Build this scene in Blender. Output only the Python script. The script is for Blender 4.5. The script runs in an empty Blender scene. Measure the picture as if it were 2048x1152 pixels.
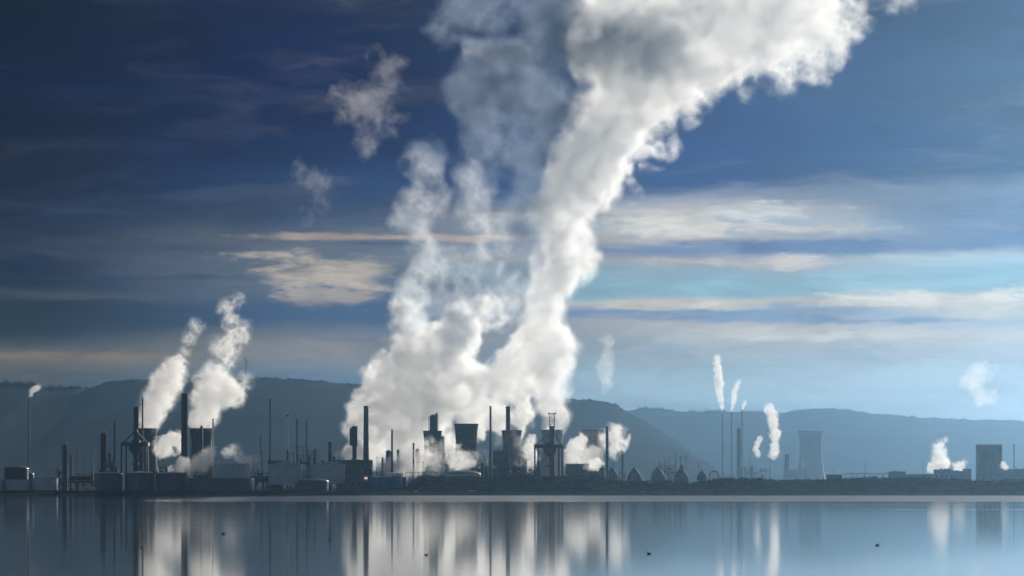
import bpy, math, random
import numpy as np
import openvdb
R = math.radians
rng = random.Random(7)
scn = bpy.context.scene
col = scn.collection
# ------------------------------------------------------------------ camera
FPX = 5833.0            # focal length in photograph pixels (2048 wide)
CAM_Z, HOR = 12.0, 970.0
cam = bpy.data.objects.new('camera', bpy.data.cameras.new('camera'))
col.objects.link(cam)
cam.location = (0, 0, CAM_Z); cam.rotation_euler = (R(90), 0, 0)
cam.data.sensor_width = 36; cam.data.lens = 36*FPX/2048
cam.data.shift_y = (HOR-576)/2048
cam.data.clip_start = 1; cam.data.clip_end = 60000
scn.camera = cam
# ------------------------------------------------------------------ sun, sky, exposure
SUN_AZ, SUN_EL = 25.0, 14.5
EXPO = 0.45
sd = bpy.data.lights.new('sun', 'SUN'); sd.energy = 5.0; sd.angle = R(0.5); sd.color = (1.0, .92, .8)
so = bpy.data.objects.new('sun', sd); col.objects.link(so)
so.location = (900, 1500, 900); so.rotation_euler = (R(-(90-SUN_EL)), 0, R(-SUN_AZ))
scn.view_settings.view_transform = 'Standard'; scn.view_settings.look = 'None'
scn.view_settings.gamma = 1; scn.view_settings.exposure = EXPO
c = scn.cycles
c.volume_bounces = 10; c.max_bounces = 12; c.diffuse_bounces = 2; c.glossy_bounces = 3; c.transparent_max_bounces = 128
c.use_adaptive_sampling = True; c.adaptive_threshold = 0.02; c.use_denoising = True
c.caustics_reflective = False; c.caustics_refractive = False; c.sample_clamp_indirect = 6

def lin(rgb):
    o = []
    for v in rgb:
        v /= 255.0
        o.append(v/12.92 if v <= .04045 else ((v+.055)/1.055)**2.4)
    return o

class S:
    """small arithmetic wrapper round shader sockets"""
    nt = None
    def __init__(s, k): s.k = k
    def _m(a, op, *b, clamp=False):
        n = S.nt.nodes.new('ShaderNodeMath'); n.operation = op; n.use_clamp = clamp
        for i, q in enumerate((a,)+b):
            if isinstance(q, S): S.nt.links.new(q.k, n.inputs[i])
            else: n.inputs[i].default_value = float(q)
        return S(n.outputs[0])
    def __add__(a, b): return a._m('ADD', b)
    __radd__ = __add__
    def __sub__(a, b): return a._m('SUBTRACT', b)
    def __rsub__(a, b): return (a*-1)+b
    def __mul__(a, b): return a._m('MULTIPLY', b)
    __rmul__ = __mul__
    def __truediv__(a, b): return a._m('DIVIDE', b)
    def clamp(a): return a._m('ADD', 0, clamp=True)
def smooth(a, lo, hi):
    n = S.nt.nodes.new('ShaderNodeMapRange'); n.interpolation_type = 'SMOOTHSTEP'
    S.nt.links.new(a.k, n.inputs[0]); n.inputs[1].default_value = lo; n.inputs[2].default_value = hi
    return S(n.outputs[0])
def xyz(x, y, z=0.0):
    n = S.nt.nodes.new('ShaderNodeCombineXYZ')
    for i, q in enumerate((x, y, z)):
        if isinstance(q, S): S.nt.links.new(q.k, n.inputs[i])
        else: n.inputs[i].default_value = q
    return n.outputs[0]
def noise(vec, scale, detail=4, rough=.5, lo=None):
    n = S.nt.nodes.new('ShaderNodeTexNoise'); n.inputs['Scale'].default_value = scale
    n.inputs['Detail'].default_value = detail; n.inputs['Roughness'].default_value = rough
    if vec is not None: S.nt.links.new(vec, n.inputs['Vector'])
    return S(n.outputs[0])
def mixc(f, a, b):
    n = S.nt.nodes.new('ShaderNodeMix'); n.data_type = 'RGBA'
    for sock, q in ((n.inputs[0], f), (n.inputs[6], a), (n.inputs[7], b)):
        if isinstance(q, S): S.nt.links.new(q.k, sock)
        elif isinstance(q, (int, float)): sock.default_value = q
        elif isinstance(q, (tuple, list)): sock.default_value = (*q, 1)
        else: S.nt.links.new(q, sock)
    return n.outputs[2]
def ramp(f, stops):
    n = S.nt.nodes.new('ShaderNodeValToRGB'); S.nt.links.new(f.k, n.inputs[0])
    e = n.color_ramp.elements
    e[0].position = stops[0][0]; e[0].color = (*stops[0][1], 1)
    e[1].position = stops[-1][0]; e[1].color = (*stops[-1][1], 1)
    for p, q in stops[1:-1]:
        x = e.new(p); x.color = (*q, 1)
    return n.outputs[0]

w = bpy.data.worlds.new('World'); scn.world = w; w.use_nodes = True
S.nt = w.node_tree
for n in list(S.nt.nodes): S.nt.nodes.remove(n)
tc = S.nt.nodes.new('ShaderNodeTexCoord'); sep = S.nt.nodes.new('ShaderNodeSeparateXYZ')
S.nt.links.new(tc.outputs['Generated'], sep.inputs[0])
dx, dy, dz = (S(sep.outputs[i]) for i in range(3))
az = dx._m('ARCTAN2', dy)                       # azimuth, radians, 0 = straight across the water
el = dz._m('ARCSINE')
U = az*(1/0.1745); V = el*(1/0.1745)            # units of ten degrees
# cloud decks: long thin layers, so the noise is stretched sideways
wv = noise(xyz(U*1.3, V*5.0, 3.1), 1.6, 5, .55)-.5
wv2 = noise(xyz(U*2.2, V*16.0, 9.0), 1.5, 6, .6)-.5
Vw = V+wv*.06+wv2*.04
T = (Vw*.8).clamp()
def layers(pts):   # (photo row, colour) -> ramp over elevation
    s = sorted((((HOR-y)/FPX/.1745)*.8, lin(cc)) for y, cc in pts)
    return ramp(T, [(max(0, min(1, a)), b) for a, b in s])
LAY = {
 0: [(-120,(0,8,40)),(0,(0,6,40)),(120,(0,8,45)),(230,(1,12,45)),(300,(5,17,49)),(380,(9,21,52)),(420,(19,31,58)),(470,(14,26,54)),(500,(23,35,61)),(545,(11,24,52)),(575,(12,26,51)),(592,(39,49,65)),(615,(18,32,54)),(665,(21,34,52)),(690,(53,59,66)),(715,(116,104,88)),(745,(80,80,78)),(800,(74,78,80))],
 700: [(-120,(0,8,48)),(0,(0,8,58)),(150,(0,16,68)),(300,(10,32,82)),(390,(30,54,96)),(445,(54,70,100)),(480,(84,90,106)),(505,(88,98,116)),(545,(96,106,124)),(585,(88,100,122)),(615,(58,80,114)),(655,(58,84,120)),(685,(132,128,130)),(720,(126,128,134)),(752,(92,116,142)),(800,(96,122,150))],
 1350: [(-120,(4,22,72)),(0,(8,30,84)),(200,(32,58,110)),(300,(26,56,116)),(375,(30,62,120)),(398,(130,140,162)),(425,(186,180,174)),(450,(160,172,182)),(478,(178,174,172)),(500,(104,124,160)),(522,(172,168,170)),(548,(150,182,196)),(590,(138,178,194)),(606,(196,186,174)),(628,(104,132,168)),(652,(176,170,168)),(690,(172,176,178)),(730,(158,176,186)),(800,(156,182,196))],
 2060: [(-120,(16,38,82)),(0,(24,50,96)),(180,(44,72,110)),(300,(28,60,110)),(355,(42,74,120)),(385,(118,136,164)),(430,(100,124,158)),(480,(82,108,148)),(505,(90,112,150)),(522,(160,178,190)),(560,(146,188,204)),(590,(160,190,200)),(612,(196,190,180)),(640,(150,164,182)),(665,(190,184,178)),(700,(180,186,192)),(740,(176,192,204)),(800,(178,196,208))]}
ks = sorted(LAY)
colr = layers(LAY[ks[0]])
uw = U+wv*.25
def upos(x): return math.atan((x-1024)/FPX)/.1745
for a, b in zip(ks, ks[1:]):
    colr = mixc(smooth(uw, upos(a), upos(b)), colr, layers(LAY[b]))
# thin bright streaks within the decks
st = smooth(noise(xyz(U*1.7+wv*1.5, V*11.0+wv*2, 5.5), 1.4, 4, .55), .48, .8)
band = smooth(V, .12, .4)*(1-smooth(V, 1.0, 1.25))
colr = mixc((st*band*(smooth(U, -.9, .9)*.22+.05)), colr, lin((196, 190, 182)))
st2 = smooth(noise(xyz(U*1.1+4+wv, V*6.0, 1.5), 1.7, 6, .6), .45, .75)
colr = mixc(st2*smooth(V, .7, 1.1)*.13, colr, lin((90, 100, 135)))
mod = noise(xyz(U*1.5+wv, V*7.0, 12.4), 1.5, 6, .6)
vm = S.nt.nodes.new('ShaderNodeVectorMath'); vm.operation = 'SCALE'; S.nt.links.new(colr, vm.inputs[0]); S.nt.links.new((smooth(mod, .3, .7)*.45+.78).k, vm.inputs[3]); colr = vm.outputs[0]
rag = noise(xyz(U*5.5+wv*1.2, V*19.0, 2.2), 1.6, 7, .62)-.5
rag2 = noise(xyz(U*2.4, V*11.0, 7.7), 1.4, 6, .6)-.5
rag3 = noise(xyz(U*4.2+wv, V*13.0+wv2*3, 15.1), 1.6, 7, .6)-.5
BANKS = [(960,612,130,24,(152,152,158),.7),(870,546,120,34,(112,150,170),.55),(1180,560,120,32,(132,172,188),.75),(350,500,260,10,(58,68,92),.7),(300,430,300,12,(44,56,86),.6),(250,560,260,10,(36,50,80),.6),(200,300,420,16,(30,42,76),.5),(450,395,300,14,(50,66,100),.5),(200,200,350,22,(22,34,70),.5),(150,716,340,13,(136,122,104),.8),(620,706,170,15,(142,132,126),.8),(200,597,260,7,(76,82,92),.7),(60,757,60,12,(120,108,100),.6),
 (1950,440,230,42,(104,124,158),.8),(1680,497,380,15,(94,116,156),.9),(560,512,125,17,(192,180,162),.95),(700,552,150,44,(190,178,164),.95),(650,477,170,9,(166,150,138),.85),
 (905,477,130,9,(192,176,164),.85),(670,597,110,18,(166,156,150),.85),(1000,438,60,24,(176,170,172),.7),(1330,440,200,30,(218,210,200),.9),(1520,426,200,26,(204,204,202),.85),(1640,458,170,13,(198,192,184),.8),
 (1400,526,150,12,(186,176,172),.85),(1570,532,75,22,(210,200,192),.9),(1300,612,240,12,(216,206,190),.9),(1830,598,240,24,(220,212,198),.92),(1960,632,130,24,(202,196,182),.85),(1520,636,330,11,(112,136,168),.85),
 (1780,644,240,9,(120,142,172),.8),(1700,674,350,17,(208,202,192),.85),(1430,664,230,11,(186,180,172),.8),(1290,690,140,14,(150,160,172),.6),(760,488,140,8,(74,92,120),.75)]
for bx, by, rx, ry, bc, bs in BANKS:
    ex = (U-upos(bx))*(FPX*.1745/rx); ey = (V-(HOR-by)/FPX/.1745)*(FPX*.1745/ry)
    d = (ex*ex+ey*ey)._m('SQRT')
    bcn = S.nt.nodes.new('ShaderNodeVectorMath'); bcn.operation = 'SCALE'; bcn.inputs[0].default_value = lin(bc); S.nt.links.new((rag3*1.6+1).k, bcn.inputs[3])
    colr = mixc(smooth(rag*3.0+rag2*2.6-d+1.05, 0.0, .9)*bs, colr, bcn.outputs[0])
sky = S.nt.nodes.new('ShaderNodeTexSky'); sky.sky_type = 'NISHITA'; sky.sun_disc = False
sky.sun_elevation = R(SUN_EL); sky.sun_rotation = R(SUN_AZ); sky.altitude = 0; sky.air_density = 1; sky.dust_density = 1.2
# clouded wherever the photograph looks; opens up to broken cloud overhead and behind
cl = smooth(noise(xyz(dx*2, dy*2, dz*5), 1.3, 5, .55), .42, .6)
nis = mixc(cl*.75, sky.outputs[0], (.7, 1.15, 2.2))
inview = (1-smooth(V, 1.15, 2.2))*(1-smooth(az._m('ABSOLUTE'), .45, .8))
bgc = S.nt.nodes.new('ShaderNodeVectorMath'); bgc.operation = 'SCALE'; bgc.inputs[3].default_value = 10.0/2**EXPO
S.nt.links.new(colr, bgc.inputs[0])
nsc = S.nt.nodes.new('ShaderNodeVectorMath'); nsc.operation = 'SCALE'; nsc.inputs[3].default_value = .35; S.nt.links.new(nis, nsc.inputs[0])
fin = mixc(inview, nsc.outputs[0], bgc.outputs[0])
bg = S.nt.nodes.new('ShaderNodeBackground'); bg.inputs[1].default_value = 0.1
S.nt.links.new(fin, bg.inputs[0])
wo = S.nt.nodes.new('ShaderNodeOutputWorld'); S.nt.links.new(bg.outputs[0], wo.inputs[0])
w.cycles.sampling_method = 'MANUAL'; w.cycles.sample_map_resolution = 512

# ------------------------------------------------------------------ helpers
def X(px, D): return (px-1024)*D/FPX
def Z(py, D): return CAM_Z+(HOR-py)*D/FPX
GZ = 5.0   # level of the works

def mat(name, rgb, rough=.7, metal=0.0, var=.25, nscale=.3, spec=.5, emit=None):
    m = bpy.data.materials.new(name); m.use_nodes = True; S.nt = m.node_tree
    b = S.nt.nodes['Principled BSDF']
    t = S.nt.nodes.new('ShaderNodeTexCoord')
    n = noise(t.outputs['Object'], nscale, 5, .6)
    f = smooth(n, .3, .7)
    S.nt.links.new(mixc(f, [q*(1-var) for q in rgb], [min(1, q*(1+var)) for q in rgb]), b.inputs['Base Color'])
    b.inputs['Roughness'].default_value = rough; b.inputs['Metallic'].default_value = metal
    b.inputs['Specular IOR Level'].default_value = spec
    if emit:
        b.inputs['Emission Color'].default_value = (*emit[0], 1); b.inputs['Emission Strength'].default_value = emit[1]
    return m
M = dict(sphere=mat('grey_sphere_paint', (.065,.075,.095), .85, var=.15, spec=.12), pale=mat('pale_concrete', (.42,.42,.4), .85, spec=.2),  # pale: concrete with sunlight and haze on the towers put into its colour
 concrete=mat('weathered_concrete', (.12,.12,.125), .85, spec=.2), dark=mat('dark_steel', (.035,.038,.042), .55),
 steel=mat('painted_steel', (.14,.155,.175), .45, var=.15), white=mat('white_tank_paint', (.66,.7,.76), .25, var=.08),
 blue=mat('blue_tank_paint', (.03,.09,.34), .35, var=.15), brick=mat('brown_brick', (.06,.05,.045), .85),
 red=mat('rust_red_steel', (.2,.05,.025), .7), yellow=mat('yellow_lattice_paint', (.55,.38,.06), .5),
 pipe=mat('dull_pipework', (.07,.078,.088), .4), silver=mat('bare_aluminium', (.7,.72,.74), .28, .6, var=.08),
 clad=mat('grey_cladding', (.11,.135,.17), .6, var=.12), soil=mat('bank_soil_and_grass', (.03,.037,.034), .95, var=.5, nscale=.08, spec=0),
 hill=mat('hillside_fields', (.06,.08,.1), .95, var=.2, nscale=.002, spec=0), leaf=mat('dark_scrub', (.026,.035,.03), .9, var=.4, spec=0),
 feather=mat('duck_feathers', (.03,.026,.022), .8), glass=mat('window_glass', (.03,.04,.05), .1),
 lamp=mat('lit_red_sign', (.6,.1,.05), .5, emit=((1,.3,.2), .08)), lampw=mat('lit_white_lamp', (.8,.8,.8), .5, emit=((1,.93,.85), .8)))

class MB:
    def __init__(s): s.v = []; s.f = []
    def add(s, v, f):
        o = len(s.v); s.v += v; s.f += [[i+o for i in q] for q in f]; return s
    def box(s, x0, x1, y0, y1, z0, z1):
        return s.add([(x0,y0,z0),(x1,y0,z0),(x1,y1,z0),(x0,y1,z0),(x0,y0,z1),(x1,y0,z1),(x1,y1,z1),(x0,y1,z1)],
                     [(0,3,2,1),(4,5,6,7),(0,1,5,4),(1,2,6,5),(2,3,7,6),(3,0,4,7)])
    def lathe(s, prof, cx=0, cy=0, n=24, cap=True):
        v = []; f = []
        for r, z in prof:
            for k in range(n):
                a = 2*math.pi*k/n; v.append((cx+r*math.cos(a), cy+r*math.sin(a), z))
        for i in range(len(prof)-1):
            for k in range(n):
                a, b = i*n+k, i*n+(k+1) % n
                f.append((a, b, b+n, a+n))
        if cap:
            f.append(tuple(range(n-1, -1, -1))); f.append(tuple(range((len(prof)-1)*n, len(prof)*n)))
        return s.add(v, f)
    def bar(s, p, q, r, n=6, r2=None):
        p = np.array(p, float); q = np.array(q, float); d = q-p; L = np.linalg.norm(d); d /= L
        a = np.cross(d, (0,0,1) if abs(d[2]) < .9 else (1,0,0)); a /= np.linalg.norm(a); b = np.cross(d, a)
        v = []
        for e, rr in ((p, r), (q, r2 or r)):
            for k in range(n):
                t = 2*math.pi*(k+.5)/n; v.append(tuple(e+rr*(a*math.cos(t)+b*math.sin(t))))
        return s.add(v, [(k, (k+1) % n, (k+1) % n+n, k+n) for k in range(n)]+[tuple(range(n-1,-1,-1)), tuple(range(n, 2*n))])
    def build(s, name, m, parent=None, smoothed=False, scale=1.0, loc=None):
        me = bpy.data.meshes.new(name)
        me.from_pydata([(a*scale, b*scale, c_*scale) for a, b, c_ in s.v], [], s.f)
        me.materials.append(M[m] if isinstance(m, str) else m)
        if smoothed:
            me.polygons.foreach_set('use_smooth', [True]*len(me.polygons)); me.set_sharp_from_angle(angle=R(35))
        me.update()
        o = bpy.data.objects.new(name, me); col.objects.link(o)
        if parent is not None: o.parent = parent
        if loc: o.location = loc
        return o

def tag(o, label=None, cat=None, group=None, kind=None):
    if label: o['label'] = label
    if cat: o['category'] = cat
    if group: o['group'] = group
    if kind: o['kind'] = kind
    return o

class Thing:
    """a thing standing at photo column px, distance D; parts are given in photo pixels: dx right, depth away, height above its base"""
    def __init__(s, name, label, cat, px, D, group=None, base=None):
        s.D = D; s.s = D/FPX; s.px = px
        s.gz = GZ-.4 if base is None else Z(base, D)
        s.e = bpy.data.objects.new(name, None); col.objects.link(s.e)
        s.e.location = (X(px, D), D, s.gz); s.e.empty_display_size = 2
        tag(s.e, label, cat, group)
    def h(s, py): return (Z(py, s.D)-s.gz)/s.s      # height in px units above the base of photo row py
    def part(s, name, mb, m, smoothed=True, parent=None, label=None):
        o = mb.build(name, m, parent or s.e, smoothed, s.s)
        if label: o['label'] = label
        return o

exec_order = []
# ------------------------------------------------------------------ water, ground, hills
def grid_mesh(name, xs, ys, zf, m, smoothed=True):
    v = []; f = []
    for y in ys:
        for x in xs: v.append((x, y, zf(x, y)))
    n = len(xs)
    for j in range(len(ys)-1):
        for i in range(n-1): f.append((j*n+i, j*n+i+1, (j+1)*n+i+1, (j+1)*n+i))
    mb = MB(); mb.v = v; mb.f = f
    return mb.build(name, m, None, smoothed)
def interp(pts):
    xs = [p[0] for p in pts]; ys = [p[1] for p in pts]
    return lambda x: float(np.interp(x, xs, ys))
_ph = [(rng.uniform(0,6.28), rng.uniform(.6,1.4)) for _ in range(40)]
def wob(x, base=60.0, n=6, k0=0):
    t = 0
    for k in range(n):
        p, q = _ph[(k+k0) % 40]
        t += math.sin(x*q*2**k/base+p)/1.7**k
    return t
# water
m = bpy.data.materials.new('still_water'); m.use_nodes = True; S.nt = m.node_tree
b = S.nt.nodes['Principled BSDF']
b.inputs['Base Color'].default_value = (.012,.022,.03,1); b.inputs['IOR'].default_value = 1.33
g = S.nt.nodes.new('ShaderNodeNewGeometry'); sp = S.nt.nodes.new('ShaderNodeSeparateXYZ'); S.nt.links.new(g.outputs['Position'], sp.inputs[0])
wx, wy = S(sp.outputs[0]), S(sp.outputs[1])
# a breeze ruffles the far water into a pale band, broken into streaks towards the left bank
n1 = noise(xyz(wx*.0012, wy*.012), 1.0, 4, .6)
edge = smooth(wy+(n1-.5)*300, 2080, 2200)
near = 1-smooth(wy, 3328, 3335)
streak = smooth(noise(xyz(wx*.0006, wy*.02, 4), 1.0, 3, .5)+smooth(wx, -900, 300)*.55-.27, .42, .55)
ruf = edge*streak*smooth(wx, -330, -180)*near
fine = smooth(noise(xyz(wx*.0015, wy*.022, 2), 1.0, 5, .6), .6, .68)*.07*smooth(wy, 500, 900)+smooth(noise(xyz(wx*.006, wy*.09, 8), 1.0, 4, .6), .62, .72)*.03
S.nt.links.new((ruf*(.16+.3*noise(xyz(wx*.0004, wy*.03, 1), 1.0, 3, .6))+fine+.055).k, b.inputs['Roughness'])
tw = noise(xyz(wx*.02, wy*.25), 1.0, 4, .6)
bp = S.nt.nodes.new('ShaderNodeBump'); bp.inputs['Strength'].default_value = .05; bp.inputs['Distance'].default_value = .02
S.nt.links.new(tw.k, bp.inputs['Height']); S.nt.links.new(bp.outputs[0], b.inputs['Normal'])
MB().add([(-9000,-1500,0),(9000,-1500,0),(9000,3600,0),(-9000,3600,0)], [(0,1,2,3)]).build('water', m)['kind'] = 'structure'

# ground: mud foreshore rising to the works
def gz(x, y):
    return float(np.interp(y, [3325, 3336, 3350, 3390, 3430, 9999], [-1.5, .1, 1.5, 3.5, GZ, GZ]))+(.35*wob(x, 40)+.3*wob(y, 30, 4, 7))*min(1, max(0, (y-3336)/60))*(1 if y < 3430 else .15)
grid_mesh('ground', list(np.linspace(-7000, 7000, 500)), [3325,3332,3336,3342,3350,3365,3390,3430,3500,4000,6000,9000,21000], gz, 'soil')['kind'] = 'structure'
# long bund in front of the works and the scrubby rise right of it
BANK = interp([(690,979),(740,978),(812,977),(826,960),(845,953),(1185,953),(1205,959),(1240,963),(1380,967),(1408,963),(1440,956),(1480,957),(1520,958),(1560,962),(1620,962),(1680,958),(1730,955),(1790,957),(1850,956),(1900,960),(2050,961),(2400,960),(2700,975)])
def bankz(x, y):
    px = x*FPX/3480+1024
    top = Z(BANK(px), 3480)+.5*wob(x, 25, 5, 3)*(1 if px > 1200 else .25)
    t = np.interp(y, [3400, 3475, 3500, 3570], [0, 1, 1, 0])
    return (GZ-1.2)+(top-GZ+1.2)*float(t)
grid_mesh('terrain', list(np.linspace(X(688,3480), X(2700,3480), 500)), [3400,3415,3430,3445,3460,3475,3485,3500,3520,3545,3570], bankz, 'soil')['kind'] = 'structure'
RIDGE_A = interp([(-900,790),(-300,775),(0,768),(35,767),(60,770),(75,768),(110,776),(180,775),(210,765),(240,762),(300,758),(380,756),(500,755),(580,758),(650,763),(720,770),(800,776),(900,785),(1000,792),(1100,797),(1160,799),(1200,803),(1230,809),(1262,826),(1310,852),(1370,890),(1430,935),(1480,975)])
RIDGE_B = interp([(900,830),(1240,822),(1290,817),(1330,820),(1400,825),(1440,822),(1500,824),(1560,826),(1610,819),(1660,817),(1700,820),(1750,828),(1830,834),(1900,838),(2048,842),(2400,850),(2900,860)])
def hillf(ridge, D, depth, toe, k0):
    def f(x, y):
        px = x*FPX/D+1024
        top = Z(ridge(px), D)
        t = np.interp(y, [D-toe, D-toe*.7, D-toe*.35, D, D+depth], [0, .22, .62, 1, .3])
        return max(1.0, GZ-2+(top-GZ)*float(t)+(6*wob(x, 700, 3, k0)+3*wob(y, 500, 2, k0+9))*math.sin(math.pi*min(1, max(0, (y-D+toe)/toe)))*.8)
    return f
def hill_rows(D, toe, depth): return [D-toe+toe*k/14 for k in range(15)]+[D+depth]
grid_mesh('hills', list(np.linspace(X(-900,11000), X(1620,11000), 260)), hill_rows(11000, 2300, 1200), hillf(RIDGE_A, 11000, 1500, 2300, 5), 'hill')['kind'] = 'structure'
grid_mesh('hills', list(np.linspace(X(880,17000), X(2900,17000), 240)), hill_rows(17000, 3600, 2500), hillf(RIDGE_B, 17000, 2500, 3600, 15), 'hill')['kind'] = 'structure'

def clumps(name, pts, label):
    """many small leaf-like triangles in ragged clumps: pts = (x, y, z, radius, height)"""
    V = []; Fc = []
    for x, y, z, r, h in pts:
        for k in range(16):
            a = rng.uniform(0, 6.283); q = rng.random()**.5; t = rng.random()
            cx, cy, cz = x+math.cos(a)*q*r, y+math.sin(a)*q*r, z+t*h
            s_ = r*rng.uniform(.22,.5)*(1.15-t*.6); b0 = len(V)
            for j in range(4):
                V.append((cx+rng.uniform(-1,1)*s_, cy+rng.uniform(-1,1)*s_, cz+rng.uniform(-1,1)*s_))
            Fc += [(b0,b0+1,b0+2),(b0,b0+2,b0+3),(b0+1,b0+3,b0+2)]
    mb = MB(); mb.v = V; mb.f = Fc
    o = mb.build(name, 'leaf'); tag(o, label, None, None, 'stuff'); o['category'] = 'vegetation'
    return o
P = []
for k in range(1500):
    px = rng.uniform(1195, 2080) if k % 4 else rng.uniform(812, 1200); yy = rng.uniform(3440, 3520); x = X(px, 3480)
    P.append((x, yy, bankz(x, yy)-.5, rng.uniform(1.2, 2.6), rng.uniform(1, 3.2) if px > 1200 else rng.uniform(.5,1.4)))
for k in range(700):
    x = X(rng.uniform(-20, 2070), 3370); yy = rng.uniform(3352, 3425)
    P.append((x, yy, gz(x, yy)-.3, rng.uniform(.8, 1.8), rng.uniform(.4, 1.3)))
clumps('scrub_vegetation', P, 'low dark scrub and rough grass over the shore bank')
P = []
def ridge_wood(ridge, D, px0, px1, n, hmin, hmax, gap):
    for k in range(n):
        px = rng.uniform(px0, px1)
        if wob(px*1.0, 18, 3, 21) < gap: continue
        x = X(px, D); P.append((x, D+rng.uniform(-25, 25), Z(ridge(px), D)-3, rng.uniform(4, 10), 1.4*rng.uniform(hmin, hmax)*(.5+1.3*rng.random()**2)*(.6+.4*abs(wob(px, 9, 3, 11)))))
ridge_wood(RIDGE_A, 11000, -20, 160, 260, 4, 11, -.6)
ridge_wood(RIDGE_A, 11000, 170, 1260, 700, 2, 6, -.9)
ridge_wood(RIDGE_B, 17000, 1240, 1540, 500, 5, 14, -.5)
ridge_wood(RIDGE_B, 17000, 1540, 2060, 500, 3, 7, -1)
clumps('forest', P, 'distant woods ragged along the hill crests'); 


# ------------------------------------------------------------------ builders for the works
def ring(mb, r, z, t=.25, n=20, cx=0, cy=0):
    return mb.lathe([(r, z), (r+t*2, z), (r+t*2, z+t), (r, z+t), (r, z)], cx, cy, n, cap=False)
def chimney(px, top, w0, w1, D, label, m='concrete', group=None, plats=(.97,), rod=False, name='chimney', lamp=False, ladder=True):
    t = Thing(name, label, name.replace('_', ' '), px, D, group); H = t.h(top); r0, r1 = w0/2, w1/2
    t.part('shaft', MB().lathe([(r1, 0), (r1+(r0-r1)*.55, H*.5), (r0, H*.985)], n=20), m)
    t.part('rim', MB().lathe([(r0*.8, H*.98), (r0*1.08, H*.98), (r0*1.08, H), (r0*.8, H), (r0*.8, H*.98)], n=20, cap=False), 'dark')
    for k in plats:
        z = H*k; r = r1+(r0-r1)*k; mb = ring(MB(), r, z, .45)
        for j in range(10):
            a = j*.628; mb.bar(((r+.8)*math.cos(a), (r+.8)*math.sin(a), z), ((r+.8)*math.cos(a), (r+.8)*math.sin(a), z+1.6), .08, 4)
        t.part('platform', mb, 'dark')
    if ladder:
        mb = MB().bar((r1+.5, -.4, 0), (r0+.5, -.4, H*.96), .12, 4).bar((r1+.5, .4, 0), (r0+.5, .4, H*.96), .12, 4)
        for j in range(int(H/5)): z = j*5+2; r = r1+(r0-r1)*z/H+.5; mb.bar((r, -.4, z), (r, .4, z), .1, 4)
        t.part('ladder', mb, 'silver' if m in ('silver', 'white') else 'steel')
    if rod: t.part('lightning_rod', MB().bar((0,0,H*.97), (0,0,H+6.5), .3, 6), 'dark')
    if lamp: t.part('tip', MB().lathe([(r0*.5,H*.99),(r0*1.25,H),(r0*1.25,H+3),(r0*.4,H+3.6)], n=12), 'silver')
    return t
def tank(x0, x1, top, base, D, label, m='white', roof='cone', group=None, rise=None, floor=None):
    px = (x0+x1)/2; t = Thing('storage_tank', label, 'storage tank', px, D, group, base=base+1.5); H = t.h(top); r = (x1-x0)/2
    mb = MB().lathe([(r, 0), (r, H)], n=64)
    for k in range(1, 5): z = H*k/5; mb.lathe([(r, z), (r+.12, z), (r+.12, z+.15), (r, z+.15)], n=64, cap=False)
    t.part('shell', mb, m)
    rise = rise if rise is not None else r*.14
    if roof == 'cone': pr = [(r+.25, H), (r+.25, H+.4), (r*.06, H+rise), (0.01, H+rise)]
    elif roof == 'dome': pr = [(r+.2, H)]+[(r*math.cos(a), H+.3+rise*math.sin(a)) for a in np.linspace(.05, 1.5, 8)]
    else: pr = [(r+.25, H-.3), (r+.25, H+.3), (0.01, H+.3)]
    t.part('roof', MB().lathe(pr, n=64), 'clad' if m == 'white' else m)
    mb = MB()
    for k in range(24):
        a = k*2*math.pi/24; mb.bar(((r)*math.cos(a), r*math.sin(a), H), (r*math.cos(a), r*math.sin(a), H+1.3), .09, 4)
    mb.lathe([(r-.05, H+1.2), (r+.1, H+1.2), (r+.1, H+1.35), (r-.05, H+1.35)], n=48, cap=False)
    t.part('railing', mb, 'steel')
    mb = MB(); n = 16; q0 = None
    for k in range(n+1):
        a = -2.5+k*1.5/n; q = ((r+.6)*math.cos(a), (r+.6)*math.sin(a), H*k/n+.2)
        if q0: mb.bar(q0, q, .22, 4)
        q0 = q
    t.part('stair', mb, 'steel')
    t.part('vent', MB().lathe([(.5, H+rise*.8), (.5, H+rise+1.2), (.9, H+rise+1.3), (.9, H+rise+1.7)], n=10), 'pipe')
    return t
def cooling_tower(x0, x1, top, D, label, wb=None, group='cooling towers', m='concrete', throat=.86):
    px = (x0+x1)/2; t = Thing('cooling_tower', label, 'cooling tower', px, D, group); H = t.h(top); rt = (x1-x0)/2; rb = wb/2 if wb else rt*1.42
    rthr = rt*throat; zt = H*.72; lift = 8
    def rad(z):
        if z > zt: return rthr+(rt-rthr)*((z-zt)/(H-zt))**1.7
        a = zt/math.sqrt((rb/rthr)**2-1); return rthr*math.sqrt(1+((zt-z)/a)**2)
    zs = np.linspace(lift, H, 26); out = [(rad(z), z) for z in zs]; inn = [(rad(z)-.7, z) for z in zs[::-1]]
    t.part('shell', MB().lathe(out+inn+[out[0]], n=72, cap=False), m)
    t.part('rim', MB().lathe([(rt-.9, H-.9), (rt+.5, H-.9), (rt+.5, H+.35), (rt-.9, H+.35), (rt-.9, H-.9)], n=72, cap=False), 'dark')
    mb = MB(); n = 30; rl = rad(lift)
    for k in range(n):
        a = 2*math.pi*k/n
        for d in (-.5, .5):
            b2 = a+d*2*math.pi/n; mb.bar((rl*math.cos(a), rl*math.sin(a), lift+.3), ((rb+1)*math.cos(b2), (rb+1)*math.sin(b2), 0), .4, 4)
    t.part('support_struts', mb, m)
    t.part('basin', MB().lathe([(rb+2, -.5), (rb+2, 1.2), (rb+1, 1.2), (rb+1, -.5)], n=60, cap=False), m)
    return t
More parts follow.
